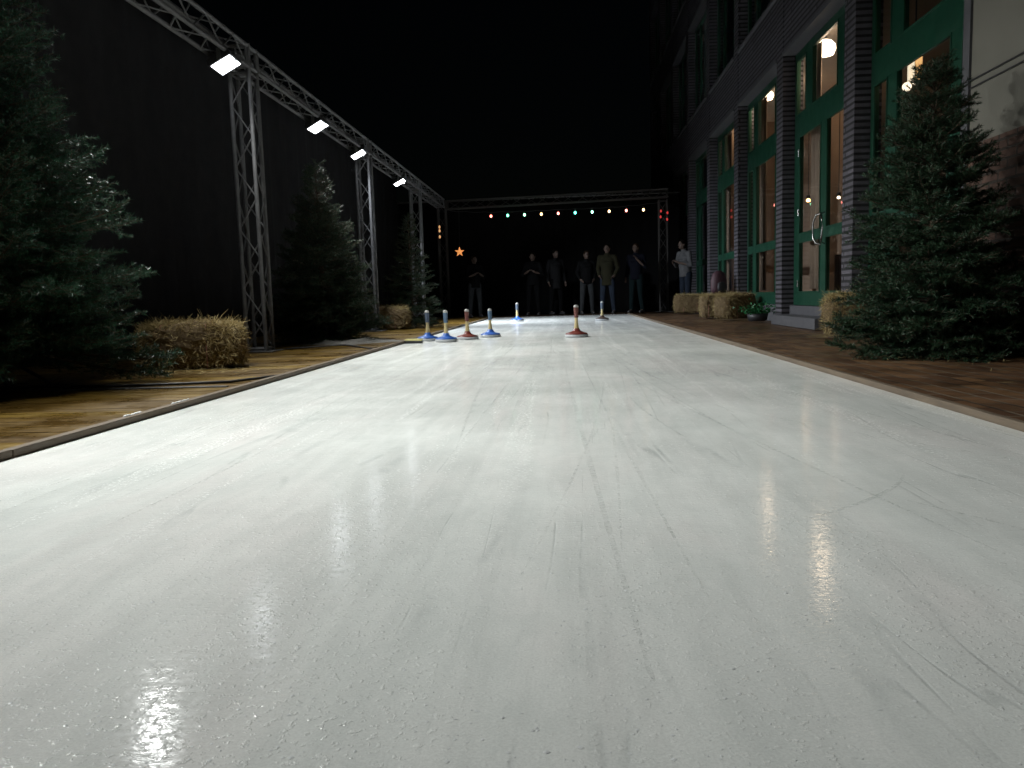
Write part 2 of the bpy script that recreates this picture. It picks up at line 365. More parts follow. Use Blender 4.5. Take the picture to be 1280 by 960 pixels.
# ------------------------------------------------------------ ground, lane, kerbs
XL, XR, YF = -1.92, 1.52, 20.6
g = MB(); g.add([(-90, -60, -.024), (90, -60, -.024), (90, 140, -.024), (-90, 140, -.024)], [(0, 1, 2, 3)])
struct(g.build("ground", M['clinker']))
d = MB(); y = -1.2; rg = random.Random(3)
while y < 23.2:                                   # deck boards lie across the left side of the lane
    dz = rg.uniform(-.002, .002); tl = rg.uniform(-.002, .002)
    x1 = XL-.052; x0 = -5.2-rg.uniform(0, .05)
    d.add([(x0, y+.004, dz-.018), (x1, y+.004, dz-.018), (x0, y+.139, dz+tl-.018), (x1, y+.139, dz-tl-.018),
           (x0, y+.004, dz), (x1, y+.004, dz+.0), (x0, y+.139, dz+tl), (x1, y+.139, dz-tl)],
          [(4, 5, 7, 6), (0, 1, 5, 4), (2, 6, 7, 3), (0, 4, 6, 2), (1, 3, 7, 5)])
    y += .145
struct(d.build("wooden_deck", M['deck']))
ic = MB()
ic.box(XL, XR, -1.4, YF, -.02, 0)
struct(ic.build("ice_rink", M['ice']))
rg = random.Random(11)
def kerb(x0, x1, label):
    t = thing("timber_kerb", label, "kerb", (0, 0, 0)); y = -1.4
    while y < YF:
        y1 = min(y+4, YF); o = rg.uniform(-.003, .003)
        MB().box(x0+o, x1+o, y+.002, y1-.002, -.022, .030+rg.uniform(-.002, .002)).build("kerb_board", M['kerb'], t, .004)
        y = y1
kerb(XL-.047, XL-.003, "dark wet timber kerb along the left edge of the white lane")
kerb(XR+.003, XR+.034, "tan timber kerb along the right edge of the white lane")
# crumbs of ice and drops on the lane
rs = np.random.RandomState(5)
N = 15000
yy = .55+rs.rand(N)**1.6*9.0; xx = XL+.05+rs.rand(N)*(XR-XL-.1)
N2 = 900; yy2 = 1.6+rs.rand(N2)*2.6; xx2 = XL+.05+np.abs(rs.randn(N2))*.45
xx = np.concatenate([xx, np.clip(xx2, XL+.03, XR-.03)]); yy = np.concatenate([yy, yy2])
n = len(xx); r = .0009+.0013*rs.rand(n)**3; r[rs.rand(n) < .02] *= 1.6
oct_ = np.array([(1, 0, 0), (0, 1, 0), (-1, 0, 0), (0, -1, 0), (0, 0, 1)], float)
V = oct_[None]*(r[:, None, None]*np.stack([1+rs.rand(n), 1+rs.rand(n), .32+.2*rs.rand(n)], 1)[:, None])
V = V+rs.randn(n, 5, 3)*r[:, None, None]*.15; V[:, :4, 2] = 0
V[:, :, 0] += xx[:, None]; V[:, :, 1] += yy[:, None]; V[:, :, 2] += .0002
F = np.array([(0, 1, 4), (1, 2, 4), (2, 3, 4), (3, 0, 4)])[None]+np.arange(n)[:, None, None]*5
cr = np_mesh("ice_crumbs", V.reshape(-1, 3), F.reshape(-1, 3), [M['drop'], M['snow']], np.repeat((rs.rand(n) < 2).astype(int), 4))
struct(cr, 'stuff'); tag(cr, "tiny white crumbs of scraped ice and drops scattered on the lane", "ice crumbs")
# faint skid marks: broken hairline ribbons swept along the lane
sk = mat("skid_mark_film", (.42, .45, .44), .4); t_ = NT(sk)
al = t_.math('MULTIPLY', t_.ramp(t_.noise(t_.coords(), 55, 4, .75), [(.42, (0,)*3), (.62, (1,)*3)]), t_.ramp(t_.noise(t_.coords(), 1.7, 3), [(.35, (.03,)*3), (.65, (.30,)*3)]))
t_.l(al, t_.b.inputs["Alpha"])
m = MB(); rd = random.Random(21)
marks = [((.35, 4.9), (.55, 3.0), (.80, 1.5), .007), ((.62, 3.6), (1.05, 2.6), (1.42, 2.1), .005), ((.30, 7.5), (.42, 4.6), (.62, 2.5), .006), ((.78, 1.9), (1.0, 1.55), (1.05, 1.25), .006), ((-.02, 5.5), (.04, 2.8), (.10, 1.0), .009), ((.10, 6.0), (.16, 3.0), (.22, 1.3), .006)]
for k in range(64):
    x = rd.uniform(XL+.1, XR-.1); y = rd.uniform(1.2, 11); L = rd.uniform(.8, 4.5); dx = rd.gauss(0, .16)*L*.5
    if rd.random() < .2: dx = rd.uniform(-.5, .5); L = rd.uniform(.2, 1.)
    marks.append(((x, y+L), (x+dx*.3+rd.gauss(0, .04), y+L*.5), (x+dx, y), rd.uniform(.0025, .007)))
for i, (a, b, c_, w_) in enumerate(marks):
    vs = []; q = 26; a, b, c_ = Vector(a), Vector(b), Vector(c_)
    for j in range(q+1):
        u = j/q; p = a*(1-u)**2+b*2*u*(1-u)+c_*u*u; d_ = (b-a).lerp(c_-b, u); nn = Vector((-d_.y, d_.x)).normalized()*w_*(.35+.65*math.sin(math.pi*min(.97, max(.03, u))))
        for s_ in (-1, 1): vs.append((max(XL+.005, min(XR-.005, p.x+nn.x*s_)), p.y+nn.y*s_, .00025+i*.000012))
    m.add(vs, [(2*j, 2*j+1, 2*j+3, 2*j+2) for j in range(q)])
o = m.build("skid_marks", sk); struct(o, 'stuff'); tag(o, "faint grey curved skid marks scratched along the white lane", "skid marks")
# drifts of dirty scrapings under the second fir
def drift(cx, cy, lx, ly, h, seed):
    rd = random.Random(seed); nx, ny = 46, 22; vs = []
    ph = [rd.uniform(0, 6) for _ in range(8)]
    for j in range(ny+1):
        for i in range(nx+1):
            u = i/nx*2-1; v = j/ny*2-1
            k = max(0, 1-(u*u+v*v)**.5)
            z = h*min(1, k*2.2)*(.55+.25*math.sin(9*u+ph[0])+.2*math.sin(17*v+ph[1]+7*u))+rd.uniform(-.004, .006)*min(1, k*3)
            vs.append((cx+u*lx*(1+.12*math.sin(5*v+ph[2])), cy+v*ly*(1+.15*math.sin(6*u+ph[3])), z-.004*(k <= 0)))
    m = MB(); m.add(vs, [(j*(nx+1)+i, j*(nx+1)+i+1, (j+1)*(nx+1)+i+1, (j+1)*(nx+1)+i) for j in range(ny) for i in range(nx)], 0, False)
    o = m.build("ice_scrapings", M['slush']); struct(o, 'stuff')
    return tag(o, "low pale drift of dirty ice scrapings under the fir between the truss posts", "ice scrapings")
drift(-2.75, 9.9, .62, .5, .05, 2)
for (x, y, s) in ((XL-.03, 3.42, 1.), (XL-.028, 3.86, 1.25)):
    rd = random.Random(int(y*100)); m = MB(); m.ball((x, y, .031), (.007, .085*s, .003), 10)
    for k in range(26): m.ball((x+rd.uniform(-.006, .006), y+rd.uniform(-.07, .07)*s, .031+rd.uniform(0, .003)), (rd.uniform(.003, .007), rd.uniform(.004, .010)*s, rd.uniform(.002, .004)), 6)
    tag(m.build("ice_clump", M['snow']), "%s clump of scraped ice lying on the left timber kerb" % ("smaller nearer" if s == 1 else "larger farther"), "ice clump")

# ------------------------------------------------------------ cloth backdrops
def backdrop(name, label, p0, p1, h, seed, cm="cloth"):
    rd = random.Random(seed); p0 = Vector(p0); p1 = Vector(p1); L = (p1-p0).length; t = (p1-p0)/L; nn = Vector((-t.y, t.x, 0))
    n = int(L/.05); vs = []; ph = [rd.uniform(0, 6.3) for _ in range(6)]
    for k in range(9):
        z = -.02+h*k/8
        for i in range(n+1):
            s = i*L/n
            a = .016*math.sin(s*9+ph[0]+1.5*math.sin(s*.9+ph[1]))+.006*math.sin(s*23+ph[2])+.03*math.sin(s*2.1+ph[3]+z*.3)
            vs.append(p0+t*s+nn*a*(1-.25*k/8)+Vector((0, 0, z)))
    m = MB(); m.add(vs, [(k*(n+1)+i, k*(n+1)+i+1, (k+1)*(n+1)+i+1, (k+1)*(n+1)+i) for k in range(8) for i in range(n)], 0, True)
    th = thing(name, label, "backdrop", tuple((p0+p1)/2)); o = m.build("hanging_cloth", M[cm], th); o.location = -(p0+p1)/2
    sm = o.modifiers.new("thick", 'SOLIDIFY'); sm.thickness = .006
    a = MB(); a.tube(p0+Vector((0, 0, h)), p1+Vector((0, 0, h)), .025); r_ = a.build("top_pipe", M['steel'], th); r_.location = -(p0+p1)/2
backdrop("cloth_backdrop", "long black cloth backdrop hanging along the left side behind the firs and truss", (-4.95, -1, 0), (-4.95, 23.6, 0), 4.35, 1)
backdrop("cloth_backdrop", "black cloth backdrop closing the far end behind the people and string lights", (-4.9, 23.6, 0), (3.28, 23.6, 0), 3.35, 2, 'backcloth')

# ------------------------------------------------------------ truss
TW = .25
def zig(m, a0, a1, b0, b1, n, r=.009):
    a0, a1, b0, b1 = map(Vector, (a0, a1, b0, b1))
    for i in range(n):
        t0 = i/n; t1 = (i+1)/n
        p, q = (a0.lerp(a1, t0), b0.lerp(b1, t1)) if i % 2 == 0 else (b0.lerp(b1, t0), a0.lerp(a1, t1))
        m.tube(p, q, r, n=6, caps=False)
def truss(name, label, p0, p1, group, cell=.30, plate=False, r=.022, am='alu'):
    """square truss between p0 and p1 (centre line)"""
    p0 = Vector(p0); p1 = Vector(p1); d = p1-p0; L = d.length; u = d.normalized()
    if abs(u.z) > .9: a, b = Vector((1, 0, 0)), Vector((0, 1, 0))
    elif abs(u.y) > .9: a, b = Vector((1, 0, 0)), Vector((0, 0, 1))
    else: a, b = Vector((0, 1, 0)), Vector((0, 0, 1))
    t = thing(name, label, "truss", tuple(p0), 0, group); h = TW/2-.022
    cs = [a*sx*h+b*sy*h for sx, sy in ((-1, -1), (1, -1), (1, 1), (-1, 1))]
    for c in cs: MB().tube(c, c+d, r, n=10).build("chord", M[am], t)
    n = max(2, int(round(L/cell)))
    for i in range(4):
        m = MB(); c0 = cs[i]; c1 = cs[(i+1) % 4]; e = u*.04
        zig(m, c0+e, c0+d-e, c1+e, c1+d-e, n)
        for s in (.035, L-.035): m.tube(c0+u*s, c1+u*s, .012, n=6, caps=False)
        m.build("lattice_bracing", M[am], t)
    if plate: MB().box(-.22, .22, -.22, .22, .0, .012).build("base_plate", M['steel'], t, .002)
    return t
BX, BZ = -3.325, 3.05
yb = [-3.6, 8.45, 13.42, 17.97, 21.68]
for i, lab in enumerate(["nearest overhead truss run between the camera side and the first post",
                         "overhead truss run between the first and second left posts",
                         "overhead truss run between the second and third left posts",
                         "farthest overhead truss run on the left beyond the third post"]):
    truss("overhead_truss", lab, (BX, yb[i]+.128 if i else yb[i], BZ), (BX, yb[i+1]-.128, BZ), "truss runs over the left side")
for y, lab in zip(yb[1:4], ["large aluminium truss post nearest on the left, beside the first hay bale",
                            "middle aluminium truss post on the left, right of the dark fir",
                            "third aluminium truss post on the left, behind the smaller fir"]):
    p = truss("truss_post", lab, (BX, y, 0), (BX, y, BZ-.13), "truss posts on the left", .34, True)
    m = MB(); h = TW/2-.022
    for sx in (-1, 1):
        for sy in (-1, 1): m.tube((sx*h, sy*h, BZ-.128), (sx*h, sy*h, BZ+.125), .024, n=8)
        for z in (BZ-.10, BZ+.10):
            m.tube((sx*h, -h, z), (sx*h, h, z), .022, n=8); m.tube((-h, sx*h, z), (h, sx*h, z), .022, n=8)
    m.build("corner_block", M['alu'], p)
truss("overhead_truss", "cross truss over the far end above the coloured bulbs", (-3.2, 21.83, 3.03), (2.72, 21.83, 3.13), None, .34, am='dimalu')
truss("truss_post", "far left post carrying the cross truss, beside the orange star", (-3.33, 21.83, 0), (-3.33, 21.83, 3.15), None, .34, True, am='dimalu')
truss("truss_post", "far right post carrying the cross truss, lit red near its top", (2.58, 21.83, 0), (2.58, 21.83, 2.96), None, .34, True, am='dimalu')

# ------------------------------------------------------------ floodlights
def floodlight():
    t = thing("floodlight", "", "floodlight", (0, 0, 0), 0, "floodlights under the left truss")
    hd = MB(); tilt = Matrix.Rotation(R(-28), 4, 'Y')      # front faces down and towards the lane
    hd.box(-.125, .125, -.17, .17, .0, .045, mtx=tilt)
    hd.build("housing", M['black'], t, .006)
    fn = MB()
    for i in range(9): fn.box(-.10, .10, -.15+i*.0375-.004, -.15+i*.0375+.004, .046, .085, mtx=tilt)
    fn.build("cooling_fins", M['black'], t)
    ln = MB(); ln.box(-.105, .105, -.15, .15, -.004, -.0005, mtx=tilt); ln.build("lens", M['lens'], t)
    yk = MB()
    for s in (-1, 1): yk.box(-.02, .02, s*.185-.004, s*.185+.004, .0, .10)
    yk.box(-.02, .02, -.189, .189, .10, .106); yk.build("yoke", M['steel'], t, .001)
    cl = MB(); cl.tube((0, 0, .106), (.03, 0, .13), .012); cl.box(.01, .10, -.025, .025, .12, .15); cl.tube((.09, 0, .13), (.09, 0, -.02), .010); cl.build("clamp", M['black'], t, .003)
    ld = bpy.data.lights.new("flood_beam", 'AREA'); ld.shape = 'RECTANGLE'; ld.size = .16; ld.size_y = .28
    ld.energy = FLOOD_W; ld.color = (.98, 1.0, .965); ld.spread = R(104)
    lo = bpy.data.objects.new("flood_beam", ld); C.objects.link(lo); lo.parent = t
    lo.matrix_local = Matrix.Translation(tilt.to_3x3() @ Vector((0, 0, -.03))) @ Matrix.Rotation(R(-46), 4, 'Y')   # asymmetric reflector throws the beam across the lane
    return t
fl = floodlight()
for i, (y, lab) in enumerate([(5.72, "bright white floodlight on the truss nearest the camera, above the frame's top left"),
                              (7.91, "largest glaring white floodlight in view, just before the first post"),
                              (10.82, "glaring white floodlight second in view, between first and second post"),
                              (12.92, "glaring white floodlight just before the middle truss post"),
                              (16.1, "smallest and farthest white floodlight under the left truss"),
                              (3.0, "white floodlight on the truss beside the near lane, out of the photo's view")]):
    o = fl if i == 0 else copy_tree(fl); o.location = (-3.28, y, 2.845); o['label'] = lab
    o.rotation_euler = (0, 0, R([0, 3, -2, 4, 2, -4][i]))
    for ch in o.children:
        if ch.type == 'LIGHT':
            if i: ch.data = ch.data.copy()
            ch.data.energy = FLOOD_W*(.80, .66, .66, 1.0, 2.5, 1.0)[i]
            if i == 4: ch.rotation_euler = (Matrix.Rotation(R(24), 3, 'Z') @ ch.rotation_euler.to_matrix()).to_euler()   # turned up the lane
            if i in (3, 4): ch.data.color = (.86, .93, 1.0)

# ------------------------------------------------------------ string lights, star, small lamps
t = thing("string_lights", "string of ten coloured bulbs hanging below the far cross truss", "string lights", (0, 21.5, 2.7))
cols = [("red", (1, .22, .16)), ("green", (.15, 1, .55)), ("green", (.3, 1, .5)), ("amber", (1, .62, .22)), ("red", (1, .25, .2)),
        ("cyan green", (.12, 1, .75)), ("green", (.3, 1, .55)), ("amber", (1, .66, .3)), ("red", (1, .25, .2)), ("amber", (1, .62, .25))]
bm_ = {c: mat("bulb_"+str(i), (.8, .8, .8), .3, emit=c, estr=7.) for i, (_, c) in enumerate(cols)}
pts = []
for k in range(61):
    u = k/60; x = -3.1+u*5.7; pts.append((x, 0, .06+.03*u+.10*(2*u-1)**4-.015*abs(math.sin(u*math.pi*12))))
MB().path(pts, .006).build("cable", M['black'], t)
for i, (cn, cc) in enumerate(cols):
    x = -1.97+i*.4455; z = -.035+.002*i
    s = MB(); s.tube((x, 0, z+.035), (x, 0, z+.095), .016, n=8); sk = s.build("socket", M['black'], t)
    b = MB(); b.ball((x, 0, z), (.030, .030, .038), 12); bo = b.build("bulb", bm_[cc], t); bo['label'] = "glowing %s bulb" % cn
star_m = mat("star_glow", (.9, .5, .2), .4, emit=(1, .36, .10), estr=.75)
t = thing("lit_star", "small glowing orange star hanging right of the far left truss post", "star lamp", (-2.83, 21.4, 1.75))
m = MB(); vs = [(0, -.04, 0), (0, .04, 0)]
for k in range(10):
    a = math.pi/2+k*math.pi/5; rr = .135 if k % 2 == 0 else .055; vs.append((rr*math.cos(a), 0, rr*math.sin(a)))
m.add(vs, [(0, 2+k, 2+(k+1) % 10) for k in range(10)]+[(1, 2+(k+1) % 10, 2+k) for k in range(10)]); m.build("star_body", star_m, t)
MB().tube((0, 0, .16), (0, .2, 1.25), .004, n=5).build("cord", M['black'], t)
t = thing("hanging_lamp", "slim vertical amber lamp hanging left of the orange star", "hanging lamp", (-3.36, 21.5, 2.3))
amb = mat("amber_glow", (.9, .6, .3), .4, emit=(1, .50, .20), estr=.7)
for z in (.13, .03, -.13): MB().ball((0, 0, z), (.026, .026, .045), 10).build("lamp_bulb", amb, t)
MB().tube((0, 0, -.18), (0, 0, .62), .006, n=6).build("cord", M['black'], t)
t = thing("red_lights", "dim red lights tied round the top of the far right truss post", "red lights", (2.58, 21.65, 2.3))
rl = mat("red_glow", (.8, .1, .1), .4, emit=(1, .06, .05), estr=.45)
for x, z in ((-.07, .35), (.1, .3), (-.08, .2), (.09, .13)): MB().ball((x, 0, z), (.026, .026, .04), 9).build("bulb", rl, t)
MB().path([(-.1, .02, .45), (-.07, .02, .3), (.09, .02, .28), (.1, .02, .14), (-.1, .02, .12)], .005).build("cord", M['black'], t)

# ------------------------------------------------------------ brick building with green windows
PX, GX = 3.30, 3.48           # pier face and window plane
pier_y = [9.80, 12.86, 16.05, 19.1, 22.2, 25.3, 28.4, 31.5]
PW = .18
B = thing("brick_building", "grey brick building with tall green framed windows along the right side", "building", (PX, 20, 0))
def bpart(mb, name, m, parent=None, bevel=0):
    o = mb.build(name, m, parent or B, bevel); 
    if parent is None: o.location = (-PX, -20, 0)
    return o
H = 12.2
for y in pier_y: bpart(MB().box(PX, 3.60, y-PW, y+PW, .12, H), "pier", M['brick'])
for y in pier_y: bpart(MB().box(PX-.03, 3.62, y-PW-.02, y+PW+.02, -.02, .118), "pier_foot", M['greydark'], None, .004)
edges = [6.95]+pier_y
bays = []
for i in range(len(pier_y)):
    y0 = 6.95 if i == 0 else pier_y[i-1]+PW; bays.append((y0, pier_y[i]-PW))
for z0, z1 in ((4.02, 4.93), (7.3, 8.2), (10.6, 12.2)):
    for i, (y0, y1) in enumerate(bays):
        bpart(MB().box(PX+.01, 3.62, y0, y1, z0, z1), "spandrel", M['brick'])
        if z0 < 11: bpart(MB().box(PX-.02, PX+.012, y0+.002, y1-.002, z0-.05, z0-.002).box(PX+.012, 3.62, y0+.002, y1-.002, z0-.05, z0-.002), "lintel", M['greydark'])
        if z0 < 10: bpart(MB().box(PX-.03, 3.9, y0+.002, y1-.002, z1+.002, z1+.05), "window_sill", M['greydark'], None, .004)
FW = .055     # frame depth
def vbar(m, ya, yb_, z0, z1, px=0.): m.box(GX-px, GX+FW, ya, yb_, z0, z1)
def ground_unit(y0, y1, door, lit):
    """far edge y1, near edge y0"""
    f = MB(); p = MB(); Z = [.25, .45, 1.20, 1.31, 2.74, 3.06, 3.90, 4.015 - .05]
    base = .26
    # horizontals
    full = [(base, .45), (1.20, 1.31), (2.74, 3.06), (3.86, 3.968)]
    L = y1-y0; s1 = y1-.09; 
    if door: cols = [(y1-.30, y1-.10 - 0, 0)]; 
    vs_low = [(y1-.10, y1-.002)]
    if door:
        vs_low += [(y1-.40+.0, y1-.30)] if False else []
        vs_low = [(y1-.28, y1-.002), (y1-1.52, y1-1.28), (y0+.002, y0+.22)]
    else: vs_low = [(y1-.10, y1-.002), (y1-.72, y1-.48), (y0+.55, y0+.75), (y0+.002, y0+.10)]
    vs_up = [(y1-.10, y1-.002), (y1-.86, y1-.56), (y0+.55, y0+.78), (y0+.002, y0+.10)]
    for a, b in full: f.box(GX, GX+FW, y0+.002, y1-.002, a, b)
    for a, b in vs_low:
        for z0, z1 in ((.45, 1.20), (1.31, 2.74)): vbar(f, a, b, z0, z1)
    for a, b in vs_up: vbar(f, a, b, 3.06, 3.86)
    # slim glazing beads standing proud
    bd = MB()
    def panes(vs, z0, z1):
        vs = sorted(vs)
        for (a, b), (c, d_) in zip(vs[:-1], vs[1:]):
            q = MB(); q.box(GX+.022, GX+.030, b+.001, c-.001, z0+.001, z1-.001); P.append(q)
            for ya, yb_ in ((b, b+.018), (c-.018, c)): bd.box(GX-.008, GX+.012, ya, yb_, z0, z1)
            for za, zb in ((z0, z0+.018), (z1-.018, z1)): bd.box(GX-.007, GX+.012, b+.0185, c-.0185, za, zb)
    P = []
    for z0, z1 in ((.45, 1.20), (1.31, 2.74)): panes(vs_low, z0, z1)
    panes(vs_up, 3.06, 3.86)
    w_ = bpart(f, "door" if door else "window", M['green'], None, .003)
    bd.build("glazing_bead", M['green'], w_)
    for q in P: q.build("pane", M['glass'], w_)
    if door:
        hd = MB()
        for yc in (y1-1.32, y1-1.48):       # two bowed pull handles either side of the meeting stile
            s = 1 if yc > y1-1.4 else -1
            pts = [(GX-.0, yc, 1.10), (GX-.06, yc+s*.03, 1.12), (GX-.075, yc+s*.10, 1.20), (GX-.075, yc+s*.13, 1.31), (GX-.075, yc+s*.10, 1.42), (GX-.06, yc+s*.03, 1.50), (GX-.0, yc, 1.52)]
            hd.path(pts, .013, 8)
        hd.build("handle", M['chrome'], w_)
        for z in (.58, 1.63, 2.5):
            h_ = MB(); h_.tube((GX-.012, y1-.27, z-.05), (GX-.012, y1-.27, z+.05), .016, n=8); h_.build("hinge", M['chrome'], w_)
    return w_
for i, (y0, y1) in enumerate(bays):
    ground_unit(y0, y1, i == 1, i in (1, 2, 3))
    bpart(MB().box(GX-.06, 3.9, y0+.002, y1-.002, -.02, .255), "threshold", M['greydark'], None, .005)
    # upper storeys
    for z0 in (4.985, 8.255):
        z1 = z0+2.26; f = MB(); P = []
        ys = [y0+.002, y0+.10, y0+.80, y0+.92, y1-.80, y1-.68, y1-.10, y1-.002]
        for a, b in ((z0, z0+.08), (z1-.08, z1)): f.box(GX, GX+FW, y0+.002, y1-.002, a, b)
        for a, b in zip(ys[::2], ys[1::2]): f.box(GX, GX+FW, a, b, z0+.08, z1-.08)
        w_ = bpart(f, "upper_window", M['green'])
        for a, b in zip(ys[1:-1:2], ys[2::2]):
            MB().box(GX+.022, GX+.030, a+.001, b-.001, z0+.081, z1-.081).build("pane", M['glass'], w_)
        a, b = (ys[1], ys[2]) if i % 2 else (ys[3], ys[4])
        MB().box(GX+.09, GX+.096, a-.02, b+.02, z0+(.1 if i != 2 else .7), z1-.05).build("blind", M['blind'], w_)
        MB().box(GX+.12, 5.4, y0, y1, z0-.05, z0-.03).build("room_floor", M['roomfloor'], w_)
bpart(MB().box(5.4, 5.5, 6.95, 31.3, 4.95, H), "inner_wall", M['greydark'])
bpart(MB().box(3.9, 9.5, 6.95, 31.68, H, H+.15), "roof", M['greydark'])
bpart(MB().box(3.95, 9.5, 31.5, 31.7, 0, H), "end_wall", M['brick'])
# ground floor rooms
rw = MB(); rw.box(5.1, 5.2, 9.81, 19.1, .2, 4.4); bpart(rw, "room_wall", M['roomwall'])
bpart(MB().box(3.55, 5.1, 9.8, 19.1, .20, .25), "room_floor", M['roomfloor'])
bpart(MB().box(3.64, 5.1, 9.8, 19.1, 4.30, 4.36), "room_ceiling", M['ceiling'])
bpart(MB().box(3.62, 5.1, 9.72, 9.80, .25, 4.3).box(3.62, 5.1, 19.1, 19.18, .25, 4.3), 'partition_wall', M['roomwall'])
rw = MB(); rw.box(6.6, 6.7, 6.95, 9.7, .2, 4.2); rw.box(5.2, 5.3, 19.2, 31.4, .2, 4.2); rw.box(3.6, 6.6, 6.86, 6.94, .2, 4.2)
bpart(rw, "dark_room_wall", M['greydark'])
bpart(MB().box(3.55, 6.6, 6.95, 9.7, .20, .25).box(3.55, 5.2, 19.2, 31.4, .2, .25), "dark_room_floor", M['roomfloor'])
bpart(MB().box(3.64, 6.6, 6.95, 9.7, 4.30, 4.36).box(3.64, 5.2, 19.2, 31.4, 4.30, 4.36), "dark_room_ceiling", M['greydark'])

def curtain(y0, y1, z0, z1, label, x=3.66):
    n = int((y1-y0)/.02); vs = []
    for z in (z0, z1):
        for i in range(n+1): vs.append((x+.022*math.sin(i*.75)+.01*math.sin(i*.31), y0+i*(y1-y0)/n, z))
    m = MB(); m.add(vs, [(i, i+1, n+2+i, n+1+i) for i in range(n)], 0, True)
    o = m.build("curtain", M['curtain']); s_ = o.modifiers.new("thick", 'SOLIDIFY'); s_.thickness = .004
    tag(o, label, "curtain", "curtains behind the green windows")
curtain(12.05, 12.40, .5, 3.98, "narrow beige curtain at the far side of the double door bay")
curtain(15.2, 15.6, .5, 3.98, "beige curtain at the far side of the second lit window bay")
curtain(18.3, 18.7, .5, 3.98, "beige curtain in the dim third lit window bay")
def wall_lamp(loc, label, r=.11, watts=ROOM_W, m='bulbwarm'):
    t = thing("wall_lamp", label, "lamp", loc, 0)
    s = MB(); s.lathe([(r*.35, -r*.7), (r*.8, -r*.6), (r, -r*.1), (r*.95, r*.3), (r*.6, r*.7), (r*.2, r*.85)], 20); s.build("glass_shade", M[m], t)
    s = MB(); s.tube((0, 0, r*.86), (0, 0, r*.86+.05), .03, n=10); s.tube((0, 0, r*.86+.05), (0, 0, max(.02+r, 4.30-loc[2])), .005, n=6); s.build("stem", M['black'], t)
    l = bpy.data.lights.new("lamp_glow", 'POINT'); l.energy = watts; l.color = (1, .74, .50); l.shadow_soft_size = r*1.05
    lo = bpy.data.objects.new("lamp_glow", l); C.objects.link(lo); lo.parent = t; lo.location = (0, 0, -r*1.9)
    return t
wall_lamp((3.78, 12.26, 3.93), "bright warm white lamp behind the upper pane of the double door bay", .15)
wall_lamp((3.80, 15.70, 4.10), "warm white lamp behind the upper pane of the second lit bay", .12)
wall_lamp((3.9, 18.8, 4.1), "dim warm lamp behind the upper pane of the third lit bay", .05, 3.)
wall_lamp((3.8, 21.6, 3.62), "tiny reddish lamp behind a far dark window", .03, .4, 'bulborange')
wall_lamp((4.0, 13.75, 1.95), "small orange lamp shining through the double door glass above the handles", .035, .6, 'bulborange')
wall_lamp((3.95, 12.1, 1.80), "tiny white lamp beside the near door leaf above the rail", .025, .3)
# dark cabinet seen low through the near door leaf
t = thing("floor_cabinet", "narrow dark cabinet standing inside behind the near door leaf", "cabinet", (4.2, 12.35, .25))
MB().box(-.15, .15, -.2, .2, .04, .75).build("carcass", M['black'], t, .006)
MB().box(-.158, -.151, -.18, -.01, .07, .72).build("cabinet_door", M['brown'], t, .002); MB().box(-.158, -.151, .01, .18, .07, .72).build("cabinet_door", M['brown'], t, .002)
# glowing lamp cluster behind the dark near window, above the fir
t = thing("lamp_cluster", "glowing cluster of pale tube lamps left of the right fir's tip", "lamp", (3.80, 9.22, 2.84))
tubem = mat("tube_glow", (.9, .85, .7), .4, emit=(1, .86, .62), estr=1.0); tubeo = mat("tube_orange", (.9, .6, .3), .4, emit=(1, .55, .2), estr=1.0)
capm = mat("tube_tip_glow", (.9, .85, .7), .4, emit=(1, .84, .62), estr=1.8)
s = MB(); s.tube((0, .12, -.12), (0, .12, .13), .035, n=12); s.build("frosted_tube", tubem, t)
s = MB(); s.tube((0, -.09, -.14), (0, -.07, .10), .035, n=12); s.build("frosted_tube", tubeo, t)
for p, q in (((0, .12, .15), .045), ((0, -.09, .14), .045), ((0, .22, -.15), .05), ((0, .0, -.15), .035)):
    MB().ball(p, q, 12).build("round_bulb", capm, t)
MB().tube((0, .02, .1), (0, .02, 1.18), .008, n=6).build("stem", M['black'], t)
bpart(MB().box(3.1, 3.42, 10.35, 12.5, -.02, .125), "entrance_step", M['greydark'], None, .01)

# ------------------------------------------------------------ white rendered building nearest on the right
Wt = thing("rendered_building", "pale rendered wall with brown brick base behind the right fir", "building", (PX, 4, 0))
def wpart(mb, name, m, bevel=0): o = mb.build(name, m, Wt, bevel); o.location = (-PX, -4, 0); return o
wpart(MB().box(PX, 3.9, 1.2, 6.95-.003, 1.62, 9), "rendered_wall", M['render'])
wpart(MB().box(PX-.012, 3.9, 1.2, 6.95-.003, -.02, 1.618), "brick_base", M['brownbrick'])
wpart(MB().box(PX-.02, 3.9, 6.949, 7.06, -.02, 9), "corner_post", M['greydark'])
c_ = MB()
for z in (2.135, 2.075): c_.tube((PX-.014, 1.2, z), (PX-.014, 6.93, z-.004), .007, n=6)
wpart(c_, "wall_cable", M['black'])

